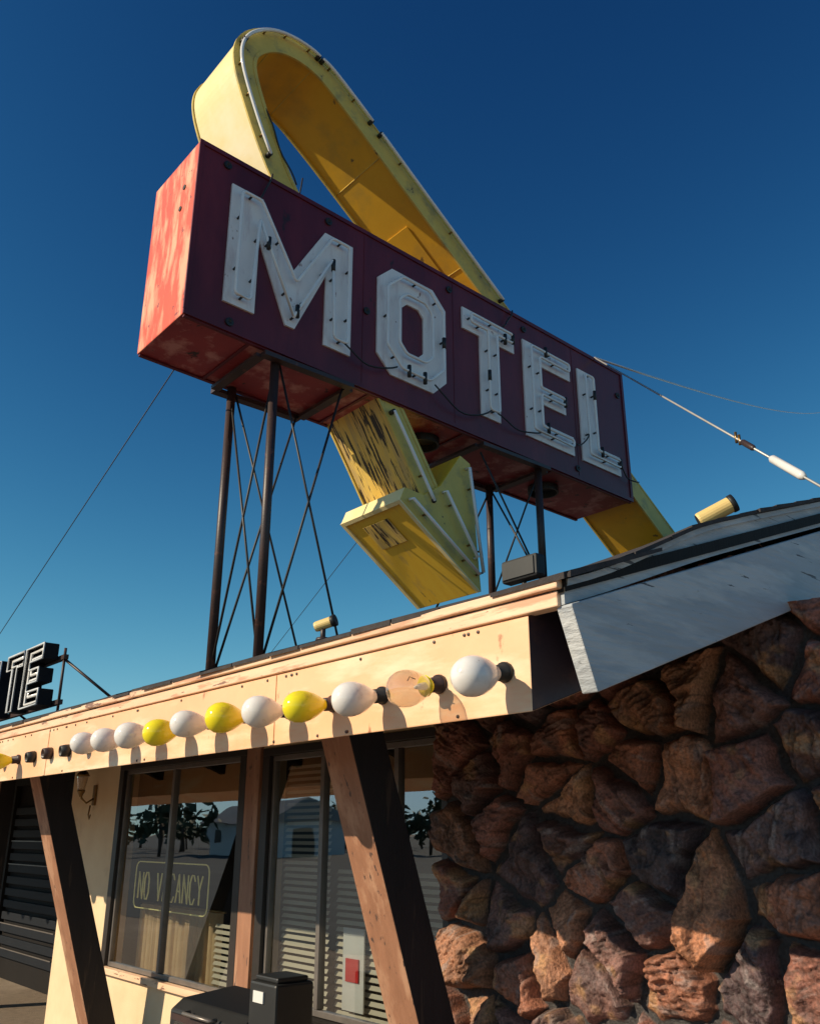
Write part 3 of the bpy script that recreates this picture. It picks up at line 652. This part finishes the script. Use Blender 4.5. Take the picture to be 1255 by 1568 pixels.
# ------------------------------------------------------------------ second roof sign (open channel letters)
S2=empty("roof_letter_sign")
def G(ch):
    w=.44;hh_=.52;s=.13
    return {'E':[(0,0),(0,hh_),(w,hh_),(w,hh_-s),(s,hh_-s),(s,hh_*.5+s*.45),(w*.85,hh_*.5+s*.45),(w*.85,hh_*.5-s*.45),(s,hh_*.5-s*.45),(s,s),(w,s),(w,0)],
     'T':[(0,hh_),(w,hh_),(w,hh_-s),(w*.5+s*.5,hh_-s),(w*.5+s*.5,0),(w*.5-s*.5,0),(w*.5-s*.5,hh_-s),(0,hh_-s)],
     'I':[(w*.35,0),(w*.35,hh_),(w*.65,hh_),(w*.65,0)],'U':[(0,0),(0,hh_),(s,hh_),(s,s),(w-s,s),(w-s,hh_),(w,hh_),(w,0)],
     'S':[(0,0),(0,s),(w-s,s),(w-s,hh_*.5-s*.4),(0,hh_*.5-s*.4),(0,hh_),(w,hh_),(w,hh_-s),(s,hh_-s),(s,hh_*.5+s*.4),(w,hh_*.5+s*.4),(w,0)]}[ch]
xx=-7.68-5*.5
for ch in "SUITE":
    P=G(ch); n=len(P); zb=2.72
    V=[(xx+a,2.62,zb+b) for a,b in P]+[(xx+a,2.50,zb+b) for a,b in P]
    F=[tuple(range(n))]+[(i,(i+1)%n,(i+1)%n+n,i+n) for i in range(n)]
    ob=mesh("channel_"+ch,V,F,[navy],S2); sd=ob.modifiers.new("s",'SOLIDIFY'); sd.thickness=.008; sd.offset=0
    tube("neon_"+ch,[(xx+a,2.53,zb+b) for a,b in inset(P,.035)],.014,tubem,S2,closed=True)
    ob=tube("rim_"+ch,[(xx+a,2.495,zb+b) for a,b in P],.009,ltsign_w,S2,closed=True,n=6)
    xx+=.5
boxes("sign_rails",[(-10.3,-7.62,2.63,2.67,2.72,2.76),(-10.3,-7.62,2.63,2.67,3.1,3.14)],steel,S2)
tubes("sign_braces",[[(-7.66,2.66,3.1),(-7.38,3.0,RZ(3.0))],[(-7.66,2.65,3.2),(-7.66,2.65,RZ(2.65))],[(-10.2,2.65,3.2),(-10.2,2.65,RZ(2.65))],[(-10.2,2.66,3.2),(-9.8,3.1,RZ(3.1))]],.012,steel,S2,n=6)

# ------------------------------------------------------------------ wall lantern
WL=empty("wall_lantern")
lx_,lz_=-8.38,2.06
box("backplate",lx_-.03,lx_+.03,FY-.02,FY-.002,lz_-.12,lz_+.06,brass,WL,bevel=.005)
tube("arm",[(lx_,FY-.02,lz_-.06),(lx_,FY-.08,lz_-.10),(lx_,FY-.13,lz_-.06),(lx_,FY-.14,lz_)],.009,brass,WL)
lathe_obj("lantern_glass",[(.03,0),(.05,.12),(.05,.125)],(lx_,FY-.14,lz_+.01),(0,0,1),clearg,WL,n=6)
lathe_obj("lantern_cap",[(.062,0),(.05,.02),(.02,.06),(.008,.07),(.008,.09)],(lx_,FY-.14,lz_+.135),(0,0,1),brass,WL,n=6)
lathe_obj("lantern_base",[(.01,-.05),(.02,-.03),(.035,0),(.035,.012)],(lx_,FY-.14,lz_),(0,0,1),brass,WL,n=6)
tube("tail_scroll",[(lx_,FY-.04,lz_-.12),(lx_,FY-.05,lz_-.2),(lx_+.01,FY-.04,lz_-.24),(lx_,FY-.03,lz_-.2)],.007,brass,WL)

# ------------------------------------------------------------------ newspaper rack
NR=empty("newspaper_rack")
prism_x("cabinet",[(2.55,.25),(2.55,.80),(2.62,.85),(2.95,.88),(2.95,.25)],-5.0,-4.26,[black,navy],NR,bevel=.012,fm=[0,0,0,0,1,0,0])
box("door_window",-4.92,-4.36,2.538,2.549,.45,.76,glass,NR)
boxes("door_frame",[(-4.95,-4.33,2.535,2.548,.76,.79),(-4.95,-4.33,2.535,2.548,.42,.45)],steel,NR)
tube("door_handle",[(-4.75,2.54,.815),(-4.75,2.50,.815),(-4.47,2.50,.815),(-4.47,2.54,.815)],.01,alu,NR)
box("coin_box",-4.24,-4.0,2.58,2.80,.55,1.02,black,NR,bevel=.012)
box("coin_box_top",-4.22,-4.02,2.60,2.78,1.02,1.045,black,NR,bevel=.008)
box("price_window",-4.19,-4.10,2.572,2.579,.93,.98,ceramic,NR)
boxes("legs",[(-4.95,-4.9,2.6,2.65,.06,.25),(-4.36,-4.31,2.6,2.65,.06,.25),(-4.95,-4.9,2.85,2.9,.06,.25),(-4.36,-4.31,2.85,2.9,.06,.25),(-4.15,-4.09,2.66,2.72,.06,.55)],steel,NR)

# ------------------------------------------------------------------ what the windows reflect
TL=empty("tree_line")
V=[];F=[]; trunks=[]
for i in range(150):
    a=math.radians(-200+random.uniform(-15,110)); 
    D=random.uniform(75,130); cx=D*math.cos(a); cy=D*math.sin(a)
    if cy>-12: continue
    H=random.uniform(2.5,5.0); trunks.append([(cx,cy,0),(cx,cy,H*.6)])
    for c_ in range(6):
        bx_,by_,bz=cx+random.gauss(0,H*.3),cy+random.gauss(0,H*.3),H*random.uniform(.4,.85)
        for q in range(22):
            p=Vector((bx_,by_,bz))+Vector([random.gauss(0,H*.11) for _ in range(3)])
            u_=Vector([random.gauss(0,1) for _ in range(3)]).normalized()*.28; v_=Vector([random.gauss(0,1) for _ in range(3)]).normalized()*.28
            k=len(V); V+=[p-u_-v_,p+u_-v_,p+u_+v_,p-u_+v_]; F.append((k,k+1,k+2,k+3))
mesh("foliage",V,F,leaf,TL); tubes("trunks",trunks,.15,bark,TL,n=6)
HS=empty("white_house")
box("walls",-72,-63,-40,-32,0,2.6,ceramic,HS)
mesh("roof",[(-72.5,-40.5,2.6),(-62.5,-40.5,2.6),(-62.5,-31.5,2.6),(-72.5,-31.5,2.6),(-72.5,-36,4.4),(-62.5,-36,4.4)],[(0,1,5,4),(2,3,4,5),(1,2,5),(3,0,4)],concrete,HS)
boxes("windows",[(-71,-69.6,-31.99,-31.95,1,2),(-66.5,-65,-31.99,-31.95,1,2),(-62.99,-62.95,-37,-35,0,2)],frame_m,HS)

# ------------------------------------------------------------------ light, sky, camera
sd=Vector((-.36,-1.0,.56)).normalized()
sun=bpy.data.lights.new("sun",'SUN'); sun.energy=5.0; sun.angle=math.radians(.5); sun.color=(1.0,.85,.62)
so_=bpy.data.objects.new("sun",sun); coll.objects.link(so_); so_.rotation_euler=sd.to_track_quat('Z','Y').to_euler()
w=bpy.data.worlds.new("World"); scene.world=w; w.use_nodes=True; nt=w.node_tree
bg=nt.nodes["Background"]; sky=nt.nodes.new("ShaderNodeTexSky"); sky.sky_type='NISHITA'; sky.sun_disc=False
sky.sun_elevation=math.asin(sd.z); sky.sun_rotation=math.atan2(sd.x,sd.y)%(2*math.pi)
sky.altitude=1500; sky.air_density=1.0; sky.dust_density=.3; sky.ozone_density=2.5
# deep, saturated desert sky: per-channel contrast curve on the physical sky colour
sep_=nt.nodes.new("ShaderNodeSeparateColor"); cmb=nt.nodes.new("ShaderNodeCombineColor"); nt.links.new(sky.outputs[0],sep_.inputs[0])
def mth(op,a,b):
    n=nt.nodes.new("ShaderNodeMath"); n.operation=op
    for i,v in enumerate((a,b)):
        if isinstance(v,(int,float)): n.inputs[i].default_value=v
        else: nt.links.new(v,n.inputs[i])
    return n.outputs[0]
for i,(pw,k,cap) in enumerate(((2.5,.30,6.0),(2.15,.52,9.0),(1.68,.56,15.0))):
    p=mth('MULTIPLY',mth('POWER',sep_.outputs[i],pw),k)
    nt.links.new(mth('DIVIDE',p,mth('ADD',mth('DIVIDE',p,cap),1.0)),cmb.inputs[i])
nt.links.new(cmb.outputs[0],bg.inputs[0]); bg.inputs[1].default_value=.10
cam=bpy.data.cameras.new("camera"); co=bpy.data.objects.new("camera",cam); coll.objects.link(co)
co.location=(0,0,EYE); co.rotation_euler=(math.radians(110),0,math.radians(49.5))
cam.sensor_fit='HORIZONTAL'; cam.sensor_width=36; cam.lens=36*1353/1255; cam.clip_start=.05; cam.clip_end=2500
scene.camera=co
scene.view_settings.view_transform='Standard'; scene.view_settings.look='None'; scene.view_settings.exposure=0; scene.view_settings.gamma=1
